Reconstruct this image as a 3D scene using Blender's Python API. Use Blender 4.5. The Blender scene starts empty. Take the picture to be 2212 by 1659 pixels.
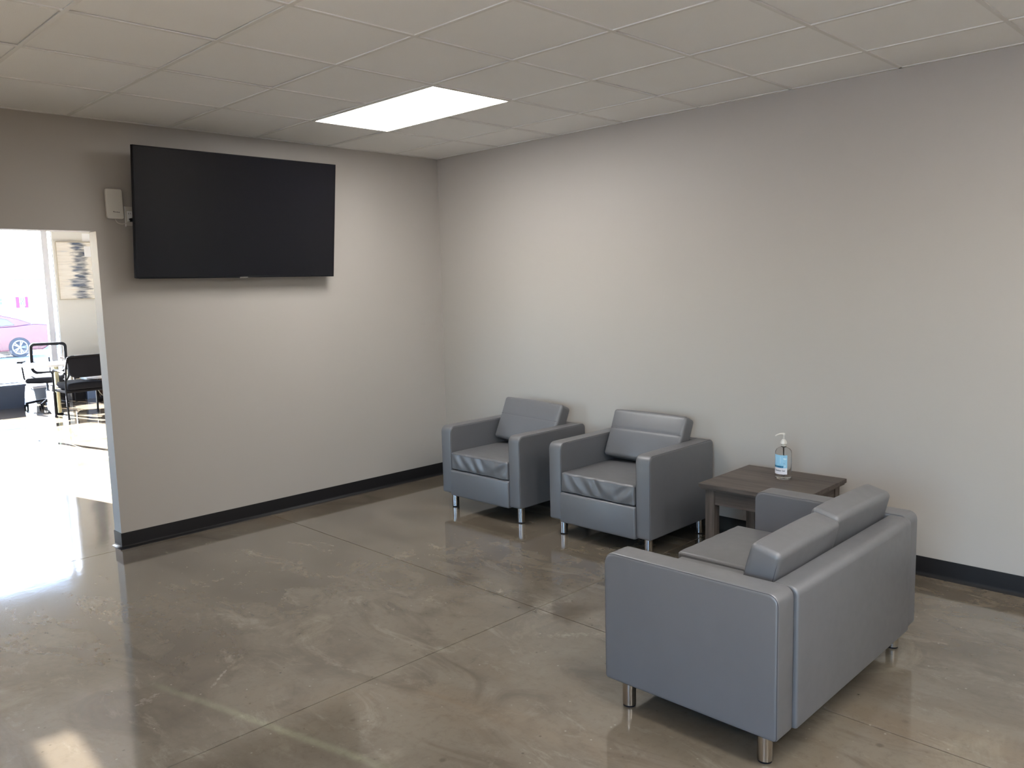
import bpy, bmesh, math, random
from mathutils import Vector, Matrix
random.seed(7)
PI = math.pi
SC = bpy.context.scene
COL = SC.collection

# ------------------------------------------------------------------ camera
def make_camera():
    cx, cy, cz = -4.671, -5.493, 1.643
    yaw, pitch, roll = 0.784, -0.119, -0.026
    f = Vector((math.cos(pitch)*math.cos(yaw), math.cos(pitch)*math.sin(yaw), math.sin(pitch)))
    rt = f.cross(Vector((0, 0, 1))).normalized(); up = rt.cross(f)
    r2 = rt*math.cos(roll) + up*math.sin(roll); u2 = up*math.cos(roll) - rt*math.sin(roll)
    cam = bpy.data.cameras.new('camera'); o = bpy.data.objects.new('camera', cam); COL.objects.link(o)
    cam.sensor_fit = 'HORIZONTAL'; cam.sensor_width = 36.0; cam.lens = 1769.4/2212*36
    cam.clip_start = 0.05; cam.clip_end = 500
    m = Matrix((r2, u2, -f)).transposed().to_4x4(); m.translation = (cx, cy, cz)
    o.matrix_world = m
    SC.camera = o
make_camera()

# ------------------------------------------------------------------ world, sun, exposure
SUN_DX, SUN_TAN = 0.245, 0.345             # sun travels (+.245, -1) over the floor, tan(elevation)
W = bpy.data.worlds.new('world'); SC.world = W; W.use_nodes = True
nt = W.node_tree; nt.nodes.clear()
sky = nt.nodes.new('ShaderNodeTexSky'); sky.sky_type = 'NISHITA'; sky.sun_disc = False
sky.sun_elevation = math.atan(SUN_TAN); sky.sun_rotation = math.atan2(-SUN_DX, 1.0)
sky.air_density = 1.0; sky.dust_density = 1.0; sky.ozone_density = 5.0
bg = nt.nodes.new('ShaderNodeBackground'); bg.inputs['Strength'].default_value = 3.5
ow = nt.nodes.new('ShaderNodeOutputWorld')
nt.links.new(sky.outputs[0], bg.inputs[0]); nt.links.new(bg.outputs[0], ow.inputs[0])
sl = bpy.data.lights.new('sun', 'SUN'); sl.energy = 190.0; sl.angle = math.radians(0.18); sl.color = (0.98, 0.985, 1.0)
so = bpy.data.objects.new('sun', sl); COL.objects.link(so)
so.rotation_euler = Vector((SUN_DX, -1.0, -SUN_TAN*math.hypot(1, SUN_DX))).to_track_quat('-Z', 'Y').to_euler()
so.location = (-6, 20, 9)
SC.view_settings.view_transform = 'Standard'; SC.view_settings.look = 'None'
SC.view_settings.gamma = 1.0; SC.view_settings.use_curve_mapping = False
SC.view_settings.exposure = 0.32
PANEL_STRENGTH = 17.5
SC.cycles.use_denoising = True
SC.cycles.max_bounces = 10; SC.cycles.diffuse_bounces = 6; SC.cycles.glossy_bounces = 5
SC.cycles.transmission_bounces = 8; SC.cycles.transparent_max_bounces = 16
SC.cycles.caustics_reflective = False; SC.cycles.caustics_refractive = False
SC.cycles.sample_clamp_indirect = 8.0

# ------------------------------------------------------------------ materials
def srgb(r, g, b):
    def c(v):
        v /= 255.0
        return v/12.92 if v <= 0.04045 else ((v+0.055)/1.055)**2.4
    return (c(r), c(g), c(b), 1.0)

class NT:
    def __init__(s, name):
        s.m = bpy.data.materials.new(name); s.m.use_nodes = True
        s.t = s.m.node_tree; s.b = s.t.nodes['Principled BSDF']; s.o = s.t.nodes['Material Output']
    def n(s, typ, **kw):
        k = s.t.nodes.new(typ)
        for a, v in kw.items(): setattr(k, a, v)
        return k
    def l(s, a, b): s.t.links.new(a, b)
    def coords(s, kind='Object', scale=(1, 1, 1), rot=(0, 0, 0)):
        tc = s.n('ShaderNodeTexCoord'); mp = s.n('ShaderNodeMapping')
        mp.inputs['Scale'].default_value = scale; mp.inputs['Rotation'].default_value = rot
        s.l(tc.outputs[kind], mp.inputs[0]); return mp.outputs[0]
    def noise(s, vec, scale, detail=4, rough=0.55, dist=0.0):
        k = s.n('ShaderNodeTexNoise'); k.inputs['Scale'].default_value = scale
        k.inputs['Detail'].default_value = detail; k.inputs['Roughness'].default_value = rough
        k.inputs['Distortion'].default_value = dist
        s.l(vec, k.inputs['Vector']); return k.outputs['Fac']
    def ramp(s, fac, stops):
        k = s.n('ShaderNodeValToRGB'); e = k.color_ramp.elements
        while len(e) < len(stops): e.new(0.5)
        for i, (p, c) in enumerate(stops):
            e[i].position = p; e[i].color = c if not isinstance(c, (int, float)) else (c, c, c, 1)
        s.l(fac, k.inputs[0]); return k.outputs[0]
    def mix(s, fac, a, b, mode='MIX'):
        k = s.n('ShaderNodeMix', data_type='RGBA', blend_type=mode)
        if isinstance(fac, (int, float)): k.inputs['Factor'].default_value = fac
        else: s.l(fac, k.inputs['Factor'])
        for i, v in ((6, a), (7, b)):
            if isinstance(v, tuple): k.inputs[i].default_value = v
            else: s.l(v, k.inputs[i])
        return k.outputs[2]
    def math(s, op, a, b=None, c=None):
        k = s.n('ShaderNodeMath', operation=op)
        for i, v in enumerate((a, b, c)):
            if v is None: continue
            if isinstance(v, (int, float)): k.inputs[i].default_value = v
            else: s.l(v, k.inputs[i])
        return k.outputs[0]
    def bump(s, h, strength, dist=0.01):
        k = s.n('ShaderNodeBump'); k.inputs['Strength'].default_value = strength
        k.inputs['Distance'].default_value = dist
        s.l(h, k.inputs['Height']); s.l(k.outputs[0], s.b.inputs['Normal'])
    def set(s, **kw):
        for a, v in kw.items():
            k = s.b.inputs[a.replace('_', ' ')]
            if isinstance(v, (int, float, tuple)): k.default_value = v
            else: s.l(v, k)
        return s.m

def plain(name, col, rough=0.5, metal=0.0, var=0.06, scale=12, bump=0.0, bscale=200, spec=0.5):
    k = NT(name); v = k.coords()
    n = k.noise(v, scale)
    d = tuple(c*(1-var) for c in col[:3]) + (1,); h = tuple(min(1, c*(1+var)) for c in col[:3]) + (1,)
    k.set(Base_Color=k.mix(n, d, h), Roughness=rough, Metallic=metal)
    k.b.inputs['Specular IOR Level'].default_value = spec
    if bump: k.bump(k.noise(v, bscale, 3), bump, 0.002)
    return k.m

def emis(name, col, s):
    k = NT(name)
    n = k.noise(k.coords(), 30)
    k.set(Base_Color=(0.8, 0.8, 0.8, 1), Emission_Color=k.mix(n, col, tuple(c*0.985 for c in col[:3])+(1,)), Emission_Strength=s, Roughness=0.4)
    return k.m

def glass_pane(name, tint=(1, 1, 1, 1), refl=0.08):
    k = NT(name); t = k.t
    tr = k.n('ShaderNodeBsdfTransparent'); tr.inputs[0].default_value = tint
    gl = k.n('ShaderNodeBsdfGlossy'); gl.inputs['Roughness'].default_value = 0.02
    n = k.noise(k.coords(), 3)
    fr = k.n('ShaderNodeFresnel'); fr.inputs[0].default_value = 1.45
    fac = k.math('MULTIPLY', fr.outputs[0], k.math('MULTIPLY_ADD', n, 0.05, 0.95))
    mx = k.n('ShaderNodeMixShader'); k.l(fac, mx.inputs[0]); k.l(tr.outputs[0], mx.inputs[1]); k.l(gl.outputs[0], mx.inputs[2])
    k.l(mx.outputs[0], k.o.inputs[0]); return k.m

def concrete():
    k = NT('polished_concrete'); v = k.coords('Object')
    vs = k.coords('Object', (1.0, 0.55, 1.0), (0, 0, 0.6))
    big = k.noise(v, 0.55, 4, 0.6, 0.8); mid = k.noise(vs, 1.9, 6, 0.62, 1.2); fine = k.noise(v, 26, 6, 0.7)
    c = k.ramp(big, [(0.28, srgb(84, 76, 67)), (0.5, srgb(104, 94, 81)), (0.72, srgb(122, 105, 85))])
    c = k.mix(k.ramp(mid, [(0.35, 0.0), (0.62, 0.8)]), c, srgb(118, 109, 96))
    c = k.mix(k.ramp(k.noise(vs, 3.1, 5, 0.6, 1.5), [(0.5, 0.0), (0.68, 0.55)]), c, srgb(76, 67, 56))
    c = k.mix(k.ramp(k.noise(k.coords('Object', (1, 1, 1), (0, 0, 1.1)), 1.3, 7, 0.7, 1.0), [(0.58, 0.0), (0.7, 0.5)]), c, srgb(140, 130, 112))
    c = k.mix(k.ramp(fine, [(0.3, 0.30), (0.5, 0.0)]), c, srgb(84, 77, 67))
    # pale cloudy trowel marks
    c = k.mix(k.ramp(k.noise(k.coords('Object', (2.6, 1, 1), (0, 0, -0.5)), 2.2, 8, 0.75, 0.6), [(0.56, 0.0), (0.70, 0.36)]), c, srgb(158, 149, 134))
    # aggregate: dark and pale specks
    for sc, thr, col, amt, off in ((46, 0.11, srgb(176, 168, 152), 0.36, 0), (33, 0.10, srgb(66, 58, 50), 0.6, 3.3), (13, 0.10, srgb(74, 66, 57), 0.5, 7.7)):
        tc = k.n('ShaderNodeTexCoord'); mp = k.n('ShaderNodeMapping'); mp.inputs['Location'].default_value = (off, off, 0)
        k.l(tc.outputs['Object'], mp.inputs[0])
        vo = k.n('ShaderNodeTexVoronoi'); vo.inputs['Scale'].default_value = sc; k.l(mp.outputs[0], vo.inputs['Vector'])
        sel = k.ramp(vo.outputs['Color'], [(0.86, 0.0), (0.89, 1.0)])
        sp = k.ramp(vo.outputs['Distance'], [(thr, 1.0), (thr*2.2, 0.0)])
        c = k.mix(k.math('MULTIPLY', k.math('MULTIPLY', sel, sp), amt), c, col)
    # individual marks with a shape of their own: (x, y, half sizes, angle, softness, colour)
    tc = k.n('ShaderNodeTexCoord')
    wob = k.noise(v, 38, 4, 0.7)
    for (x, y, a, b, ang, thr, col) in MARKS:
        mp = k.n('ShaderNodeMapping', vector_type='TEXTURE')
        mp.inputs['Location'].default_value = (x, y, 0); mp.inputs['Rotation'].default_value = (0, 0, ang)
        mp.inputs['Scale'].default_value = (a, b, 1)
        k.l(tc.outputs['Object'], mp.inputs[0])
        ln = k.n('ShaderNodeVectorMath', operation='LENGTH'); k.l(mp.outputs[0], ln.inputs[0])
        d = k.math('ADD', ln.outputs['Value'], k.math('MULTIPLY_ADD', wob, 4.0, -1.7))
        c = k.mix(k.ramp(d, [(0.1, thr*0.6), (1.0, 0.0)]), c, col)
    rgh = k.math('MULTIPLY_ADD', k.noise(v, 3.0, 5, 0.6), 0.06, 0.045)
    k.set(Base_Color=c, Roughness=rgh)
    k.b.inputs['Specular IOR Level'].default_value = 0.6
    k.b.inputs['Coat Weight'].default_value = 0.5; k.b.inputs['Coat Roughness'].default_value = 0.07
    k.bump(k.noise(v, 5, 4, 0.6), 0.06, 0.01)
    return k.m

MARKS = [(-1.70, -2.40, 0.045, 0.02, 0.8, 0.9, srgb(196, 182, 160)), (-3.50, -2.17, 0.075, 0.035, 0.3, 0.7, srgb(168, 158, 146)),
         (-3.20, -2.20, 0.14, 0.012, 0.75, 0.8, srgb(172, 163, 148)), (-2.28, -0.72, 0.10, 0.02, 0.9, 0.7, srgb(168, 156, 138)),
         (-1.88, -3.05, 0.20, 0.035, -0.75, 0.5, srgb(160, 150, 130)), (-2.35, -2.9, 0.06, 0.03, 0.2, 0.5, srgb(72, 66, 58)),
         (-2.62, -2.93, 0.05, 0.03, 0.5, 0.5, srgb(72, 66, 58)), (-2.03, -2.2, 0.10, 0.03, 0.5, 0.5, srgb(160, 146, 124)),
         (-0.45, -4.35, 0.22, 0.03, -0.9, 0.5, srgb(84, 76, 62)), (-2.5, -1.55, 0.12, 0.03, 0.8, 0.5, srgb(152, 144, 130))]

def wall_paint(name, col):
    k = NT(name); v = k.coords()
    n = k.noise(v, 1.2, 3)
    k.set(Base_Color=k.mix(n, tuple(c*0.985 for c in col[:3])+(1,), tuple(c*1.015 for c in col[:3])+(1,)), Roughness=0.55)
    k.b.inputs['Specular IOR Level'].default_value = 0.35
    k.bump(k.noise(v, 140, 4, 0.6), 0.10, 0.003); return k.m

def leather():
    k = NT('grey_leather'); v = k.coords()
    k.set(Base_Color=k.mix(k.noise(v, 6, 3), srgb(94, 93, 95), srgb(102, 101, 103)),
          Roughness=k.math('MULTIPLY_ADD', k.noise(v, 25, 4), 0.12, 0.36))
    k.b.inputs['Specular IOR Level'].default_value = 0.8
    vo = k.n('ShaderNodeTexVoronoi'); vo.inputs['Scale'].default_value = 420; k.l(v, vo.inputs['Vector'])
    h = k.math('ADD', k.math('MULTIPLY', vo.outputs['Distance'], 0.35), k.noise(v, 9, 3))
    k.bump(h, 0.12, 0.004); return k.m

def wood():
    k = NT('grey_brown_laminate'); v = k.coords('Object', (1.0, 1.0, 1.0))
    st = k.n('ShaderNodeMapping'); st.inputs['Scale'].default_value = (22, 1.6, 22); k.l(v, st.inputs[0])
    g1 = k.noise(st.outputs[0], 1.0, 6, 0.65, 0.6)
    st2 = k.n('ShaderNodeMapping'); st2.inputs['Scale'].default_value = (120, 4, 120); k.l(v, st2.inputs[0])
    g2 = k.noise(st2.outputs[0], 1.0, 3, 0.6)
    c = k.ramp(g1, [(0.3, srgb(64, 57, 53)), (0.5, srgb(86, 78, 72)), (0.7, srgb(106, 97, 90))])
    c = k.mix(k.ramp(g2, [(0.35, 0.45), (0.55, 0.0)]), c, srgb(62, 53, 48))
    k.b.inputs['Specular IOR Level'].default_value = 0.3; k.set(Base_Color=c, Roughness=0.52); k.bump(g2, 0.12, 0.001); return k.m

def painting():
    k = NT('abstract_painting'); v = k.coords('Object')
    sx = k.n('ShaderNodeSeparateXYZ'); k.l(v, sx.inputs[0])
    mp = k.n('ShaderNodeMapping'); mp.inputs['Scale'].default_value = (1.6, 1, 17); k.l(v, mp.inputs[0])
    s1 = k.noise(mp.outputs[0], 1.6, 5, 0.6, 0.4)
    mp2 = k.n('ShaderNodeMapping'); mp2.inputs['Scale'].default_value = (0.9, 1, 8); mp2.inputs['Location'].default_value = (4, 0, 2); k.l(v, mp2.inputs[0])
    s2 = k.noise(mp2.outputs[0], 2.2, 5, 0.65, 0.6)
    c = k.ramp(s1, [(0.32, srgb(205, 205, 205)), (0.45, srgb(238, 232, 220)), (0.62, srgb(246, 242, 233)), (0.8, srgb(226, 205, 184))])
    # dark band near the centre, ragged by the noise
    d = k.math('ABSOLUTE', k.math('ADD', sx.outputs['X'], k.math('MULTIPLY_ADD', s2, 0.5, -0.22)))
    m = k.ramp(d, [(0.055, 1.0), (0.13, 0.0)])
    m2 = k.math('MULTIPLY', m, k.ramp(s1, [(0.42, 1.0), (0.62, 0.45)]))
    c = k.mix(m2, c, k.ramp(s2, [(0.35, srgb(26, 28, 36)), (0.6, srgb(70, 84, 106))]))
    k.set(Base_Color=c, Roughness=0.6); k.bump(s1, 0.3, 0.01); return k.m

def siding():
    k = NT('pale_siding'); v = k.coords('Object')
    k.set(Base_Color=k.mix(k.noise(v, 0.6), srgb(150, 165, 165), srgb(165, 178, 176)), Roughness=0.7); return k.m

M = {}
M['concrete'] = concrete()
M['joint'] = plain('dark_joint_filler', srgb(66, 59, 50), 0.8, var=0.2)
M['wall'] = wall_paint('greige_wall_paint', srgb(172, 166, 159))
M['wall_far'] = wall_paint('cream_wall_paint', srgb(222, 220, 213))
M['tile'] = plain('ceiling_tile_white', srgb(241, 240, 237), 0.85, var=0.02, scale=3, bump=0.5, bscale=260, spec=0.2)
M['tee'] = plain('ceiling_grid_white', srgb(226, 224, 219), 0.6, var=0.02, spec=0.2)
M['plenum'] = plain('plenum_dark', srgb(70, 68, 64), 0.9)
M['base'] = plain('black_rubber_base', srgb(27, 26, 27), 0.5, var=0.08, spec=0.22)
M['leather'] = leather()
M['seam'] = plain('dark_seam_thread', srgb(58, 58, 62), 0.7)
M['lining'] = plain('black_lining', srgb(24, 24, 26), 0.9)
M['steel'] = plain('brushed_steel', srgb(190, 184, 176), 0.22, 1.0, var=0.05, scale=40)
M['black'] = plain('black_plastic', srgb(22, 22, 26), 0.55, spec=0.15)
M['screen'] = plain('tv_screen_glass', srgb(18, 18, 24), 0.08, var=0.02, spec=0.35)
M['wood'] = wood()
M['white'] = plain('white_plastic', srgb(206, 201, 192), 0.4, var=0.03)
M['ink'] = plain('grey_ink', srgb(96, 92, 88), 0.6)
M['panel'] = emis('lit_diffuser', (1.0, 0.988, 0.965, 1), PANEL_STRENGTH)
M['alu'] = plain('white_aluminium_frame', srgb(222, 224, 230), 0.4, 0.0, var=0.03)
M['glass'] = glass_pane('window_glass')
M['sun_streak_glass'] = glass_pane('sun_streak_tint', (0.175, 0.215, 0.185, 1))  # tint colours the streak cast by an added slot
M['sun_patch_glass'] = glass_pane('sun_patch_glass', (0.38, 0.37, 0.35, 1))  # tint dims the sun patch cast by an added slot
M['far_ceiling'] = plain('white_far_ceiling', srgb(240, 240, 240), 0.8, spec=0.2)
M['art'] = painting()
M['asphalt'] = plain('parking_lot_concrete', srgb(160, 158, 155), 0.85, var=0.12, scale=1.5)
M['siding'] = siding()
M['black_fabric'] = plain('black_fabric', srgb(30, 31, 36), 0.85, var=0.1, scale=60, spec=0.1)
M['cloud_plastic'] = plain('dark_slate_plastic', srgb(70, 80, 98), 0.5, spec=0.3)
M['bin_blue'] = plain('slate_blue_bin', srgb(116, 132, 154), 0.5)
M['liner'] = plain('clear_bag_liner', srgb(214, 220, 232), 0.3)
M['red_paint'] = plain('dark_red_car_paint', srgb(78, 16, 30), 0.22, 0.0, var=0.05, spec=0.7)
M['white_paint'] = plain('white_car_paint', srgb(225, 225, 225), 0.25, spec=0.6)
M['car_glass'] = plain('dark_car_glass', srgb(52, 74, 110), 0.08, spec=0.8)
M['rubber'] = plain('tyre_rubber', srgb(40, 42, 48), 0.8)
M['rim'] = plain('grey_alloy', srgb(170, 175, 185), 0.3, 0.7)
M['magenta'] = plain('maroon_shutter_paint', srgb(140, 40, 92), 0.6)
M['beige'] = plain('cream_cardboard', srgb(206, 196, 176), 0.8)
M['brown'] = plain('brown_desk_laminate', srgb(92, 74, 60), 0.5)
M['lightblue'] = plain('light_blue_card', srgb(120, 140, 172), 0.6)
M['paper'] = plain('white_paper', srgb(244, 244, 244), 0.7, var=0.02)
M['brass'] = plain('satin_nickel', srgb(214, 206, 168), 0.25, 0.9)
M['blocker_grey'] = plain('grey_shade_blocker', srgb(150, 146, 140), 0.8)
M['label_blue'] = plain('label_sky_blue', srgb(150, 200, 226), 0.45, var=0.02)
M['label_white'] = plain('label_white', srgb(226, 224, 230), 0.45, var=0.02)
M['label_navy'] = plain('label_deep_blue', srgb(36, 106, 142), 0.45)
M['label_dark'] = plain('label_black_ink', srgb(30, 38, 58), 0.5)
M['label_pale'] = plain('label_pale_print', srgb(206, 228, 238), 0.5)
def clear_plastic():
    k = NT('clear_plastic'); n = k.noise(k.coords(), 8)
    k.set(Base_Color=k.mix(n, (0.96, 0.97, 0.97, 1), (0.98, 0.985, 0.985, 1)), Roughness=0.03, IOR=1.18)
    k.b.inputs['Transmission Weight'].default_value = 1.0
    return k.m
M['clear'] = clear_plastic()
def mesh_fabric():
    k = NT('black_mesh_fabric')
    tr = k.n('ShaderNodeBsdfTransparent'); mx = k.n('ShaderNodeMixShader')
    n = k.noise(k.coords(), 500, 2)
    k.l(k.ramp(n, [(0.38, 0.0), (0.42, 1.0)]), mx.inputs[0])
    k.set(Base_Color=srgb(60, 60, 68), Roughness=0.8)
    k.l(k.b.outputs[0], mx.inputs[1]); k.l(tr.outputs[0], mx.inputs[2]); k.l(mx.outputs[0], k.o.inputs[0]); return k.m
M['mesh'] = mesh_fabric()

# ------------------------------------------------------------------ object helpers
def link(name, bm, mat, parent=None, smooth=True, sharp=None, loc=None, rot=None):
    me = bpy.data.meshes.new(name); bm.normal_update(); bm.to_mesh(me); bm.free()
    me.materials.append(mat if not isinstance(mat, str) else M[mat])
    if smooth:
        me.polygons.foreach_set('use_smooth', [True]*len(me.polygons))
        me.set_sharp_from_angle(angle=math.radians(sharp or 40))
    o = bpy.data.objects.new(name, me); COL.objects.link(o)
    if parent: o.parent = parent
    if loc: o.location = loc
    if rot: o.rotation_euler = rot
    return o
def empty(name, label, cat, loc=(0, 0, 0), rz=0.0, group=None):
    o = bpy.data.objects.new(name, None); COL.objects.link(o); o.location = loc; o.rotation_euler = (0, 0, rz)
    o.empty_display_size = 0.1
    return tag(o, label, cat, group)
def tag(o, label, cat, group=None, kind=None):
    o['label'] = label; o['category'] = cat
    if group: o['group'] = group
    if kind: o['kind'] = kind
    return o
def struct(o, label=None):
    o['kind'] = 'structure'
    if label: o['label'] = label
    return o

def box(bm, x0, x1, y0, y1, z0, z1, bev=0.0, seg=2, mat=None):
    vs = [bm.verts.new((x, y, z)) for x in (x0, x1) for y in (y0, y1) for z in (z0, z1)]
    fs = [(0, 1, 3, 2), (4, 6, 7, 5), (0, 4, 5, 1), (2, 3, 7, 6), (0, 2, 6, 4), (1, 5, 7, 3)]
    nf = [bm.faces.new([vs[i] for i in f]) for f in fs]
    if bev:
        es = list({e for f in nf for e in f.edges})
        bmesh.ops.bevel(bm, geom=es, offset=bev, segments=seg, profile=0.5, affect='EDGES', clamp_overlap=True)
    if mat is not None:
        bmesh.ops.transform(bm, matrix=mat, verts=[v for v in bm.verts if v.is_valid and v not in _old(bm)])
    return bm
def _old(bm): return ()
def bx(*a, **k):
    bm = bmesh.new(); return box(bm, *a, **k)

def cyl(bm, c, r, h, n=24, axis='z', r2=None, bev=0.0):
    """cylinder from c upward (along axis) by h"""
    r2 = r if r2 is None else r2
    prof = [(r, 0), (r2, h)]
    if bev: prof = [(r-bev, 0), (r, bev), (r2, h-bev), (r2-bev, h)]
    return lathe(bm, c, prof, n, axis)
def lathe(bm, c, prof, n=24, axis='z', caps=True):
    rings = []
    for r, z in prof:
        ring = []
        for i in range(n):
            a = 2*PI*i/n; p = (r*math.cos(a), r*math.sin(a), z)
            if axis == 'x': p = (p[2], p[0], p[1])
            elif axis == 'y': p = (p[1], p[2], p[0])
            ring.append(bm.verts.new((c[0]+p[0], c[1]+p[1], c[2]+p[2])))
        rings.append(ring)
    for a, b in zip(rings, rings[1:]):
        for i in range(n): bm.faces.new((a[i], a[(i+1) % n], b[(i+1) % n], b[i]))
    if caps: bm.faces.new(rings[0][::-1]); bm.faces.new(rings[-1])
    return bm
def tube(bm, pts, r, sides=6, closed=False, flat=1.0):
    pts = [Vector(p) for p in pts]; n = len(pts); rings = []
    ref = None
    for i, p in enumerate(pts):
        if closed: d = pts[(i+1) % n] - pts[i-1]
        else: d = pts[min(i+1, n-1)] - pts[max(i-1, 0)]
        d.normalize()
        if ref is None: ref = Vector((0, 0, 1)) if abs(d.z) < 0.9 else Vector((1, 0, 0))
        u = d.cross(ref)
        if u.length < 1e-5: u = d.orthogonal()
        u.normalize(); w = u.cross(d).normalized(); ref = w
        rr = r(i/(n-1)) if callable(r) else r
        rings.append([bm.verts.new(p + u*(rr*math.cos(2*PI*k/sides)) + w*(rr*flat*math.sin(2*PI*k/sides))) for k in range(sides)])
    m = n if closed else n-1
    for i in range(m):
        a, b = rings[i], rings[(i+1) % n]
        off = 0
        if closed and i == n-1:
            off = min(range(sides), key=lambda k: (a[0].co - b[k].co).length)
        for k in range(sides): bm.faces.new((a[k], a[(k+1) % sides], b[(k+1+off) % sides], b[(k+off) % sides]))
    if not closed: bm.faces.new(rings[0][::-1]); bm.faces.new(rings[-1])
    return bm

def axis_samples(L, r, n, k):
    s = [-L + r*(1-math.tan(PI/4*(1-i/k))) for i in range(k)]
    s += [-(L-r) + 2*(L-r)*i/n for i in range(n+1)]
    s += [L - r*(1-math.tan(PI/4*(1-i/k))) for i in reversed(range(k))]
    return s
def rbox(w, d, h, r, n=(8, 8, 4), k=3, fn=None, bm=None, M4=None):
    """rounded, optionally deformed box centred on the origin; fn(q, n) -> offset vector"""
    bm = bm or bmesh.new()
    L = (w/2, d/2, h/2); S = [axis_samples(L[i], r, n[i], k) for i in range(3)]
    cache = {}
    def vert(p):
        key = tuple(round(c, 6) for c in p)
        if key in cache: return cache[key]
        q = Vector([max(-(L[i]-r), min(L[i]-r, p[i])) for i in range(3)])
        dv = Vector(p) - q
        nn = dv.normalized(); pos = q + nn*r
        if fn: pos = pos + fn(pos, nn)
        if M4 is not None: pos = M4 @ pos
        v = bm.verts.new(pos); cache[key] = v; return v
    for ax in range(3):
        a, b = [(1, 2), (2, 0), (0, 1)][ax]
        for s in (-1, 1):
            for i in range(len(S[a])-1):
                for j in range(len(S[b])-1):
                    c = []
                    for ii, jj in ((i, j), (i+1, j), (i+1, j+1), (i, j+1)):
                        p = [0, 0, 0]; p[ax] = s*L[ax]; p[a] = S[a][ii]; p[b] = S[b][jj]
                        c.append(vert(p))
                    if s < 0: c.reverse()
                    try: bm.faces.new(c)
                    except ValueError: pass
    return bm

def slab(bm, prof, t0, t1, bev, axis='x', seg=4, inset=0.02):
    """prof: 2-D outline (a, z) extruded along axis from t0 to t1 with rounded rims"""
    def P(a, z, t): return (t, a, z) if axis == 'x' else (a, t, z)
    n = len(prof)
    # centroid-based inward offset outline
    def off(d):
        out = []
        for i in range(n):
            p0 = Vector(prof[i-1]); p1 = Vector(prof[i]); p2 = Vector(prof[(i+1) % n])
            e1 = (p1-p0).normalized(); e2 = (p2-p1).normalized()
            n1 = Vector((-e1.y, e1.x)); n2 = Vector((-e2.y, e2.x))
            nn = (n1+n2); nn.normalize(); c = max(0.4, nn.dot(n1))
            out.append(p1 + nn*(d/c))
        return out
    rings = []
    def ring(d, t): rings.append([bm.verts.new(P(p.x, p.y, t)) for p in off(d)])
    ring(inset+bev, t0); 
    for i in range(seg+1):
        a = PI/2*i/seg; ring(bev*(1-math.sin(a)), t0 + bev*(1-math.cos(a)))
    for i in range(seg+1):
        a = PI/2*(1-i/seg); ring(bev*(1-math.sin(a)), t1 - bev*(1-math.cos(a)))
    ring(inset+bev, t1)
    for a, b in zip(rings, rings[1:]):
        for i in range(n): bm.faces.new((a[i], b[i], b[(i+1) % n], a[(i+1) % n]))
    bm.faces.new(rings[0]); bm.faces.new(rings[-1][::-1])
    bmesh.ops.recalc_face_normals(bm, faces=bm.faces)
    return bm
def rrect(a0, a1, z0, z1, r=(0.01, 0.01, 0.01, 0.01), seg=5):
    """rounded rectangle, ccw from lower left; radii: ll, lr, ur, ul"""
    pts = []
    for (cx, cz, rr, s) in ((a0, z0, r[0], PI), (a1, z0, r[1], 1.5*PI), (a1, z1, r[2], 0), (a0, z1, r[3], PI/2)):
        ox = cx + (rr if cx == a0 else -rr); oz = cz + (rr if cz == z0 else -rr)
        for i in range(seg+1):
            t = s + PI/2*i/seg; pts.append((ox + rr*math.cos(t), oz + rr*math.sin(t)))
    return pts
def shrink(prof, d):
    n = len(prof); out = []
    for i in range(n):
        p0 = Vector(prof[i-1]); p1 = Vector(prof[i]); p2 = Vector(prof[(i+1) % n])
        e1 = (p1-p0).normalized(); e2 = (p2-p1).normalized()
        nn = (Vector((-e1.y, e1.x)) + Vector((-e2.y, e2.x))).normalized()
        out.append(tuple(p1 + nn*d))
    return out
def wall(bm, ax, t0, t1, a0, a1, z0, z1, holes):
    """wall with rectangular holes; ax 'y' = plane of constant y (spans x), 'x' = plane of constant x (spans y)"""
    A = sorted({a0, a1} | {h[0] for h in holes} | {h[1] for h in holes})
    Z = sorted({z0, z1} | {h[2] for h in holes} | {h[3] for h in holes})
    def V(a, z, t): return bm.verts.new((a, t, z) if ax == 'y' else (t, a, z))
    def inh(i, j):
        if i < 0 or j < 0 or i >= len(A)-1 or j >= len(Z)-1: return True
        a = (A[i]+A[i+1])/2; z = (Z[j]+Z[j+1])/2
        return any(h[0] < a < h[1] and h[2] < z < h[3] for h in holes)
    for i in range(len(A)-1):
        for j in range(len(Z)-1):
            if inh(i, j): continue
            for t in (t0, t1):
                bm.faces.new([V(A[i], Z[j], t), V(A[i+1], Z[j], t), V(A[i+1], Z[j+1], t), V(A[i], Z[j+1], t)])
            for (di, dj, p, q) in ((-1, 0, (i, j), (i, j+1)), (1, 0, (i+1, j), (i+1, j+1)), (0, -1, (i, j), (i+1, j)), (0, 1, (i, j+1), (i+1, j+1))):
                if inh(i+di, j+dj):
                    bm.faces.new([V(A[p[0]], Z[p[1]], t0), V(A[q[0]], Z[q[1]], t0), V(A[q[0]], Z[q[1]], t1), V(A[p[0]], Z[p[1]], t1)])
    bmesh.ops.remove_doubles(bm, verts=bm.verts, dist=1e-5)
    bmesh.ops.recalc_face_normals(bm, faces=bm.faces)
    return bm

# ------------------------------------------------------------------ room shell
H = 2.735; FX = -8.0; RY = -8.6                      # ceiling height, left side, rear side
FY = 9.1; FT = 9.24; FH = 4.95; FXR = 3.2            # far room: window wall inner/outer face, height, right side
JX, DH, DT = -2.806, 2.05, 0.12                      # doorway right jamb, head, wall thickness
DL = -5.75                                           # doorway left jamb

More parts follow.
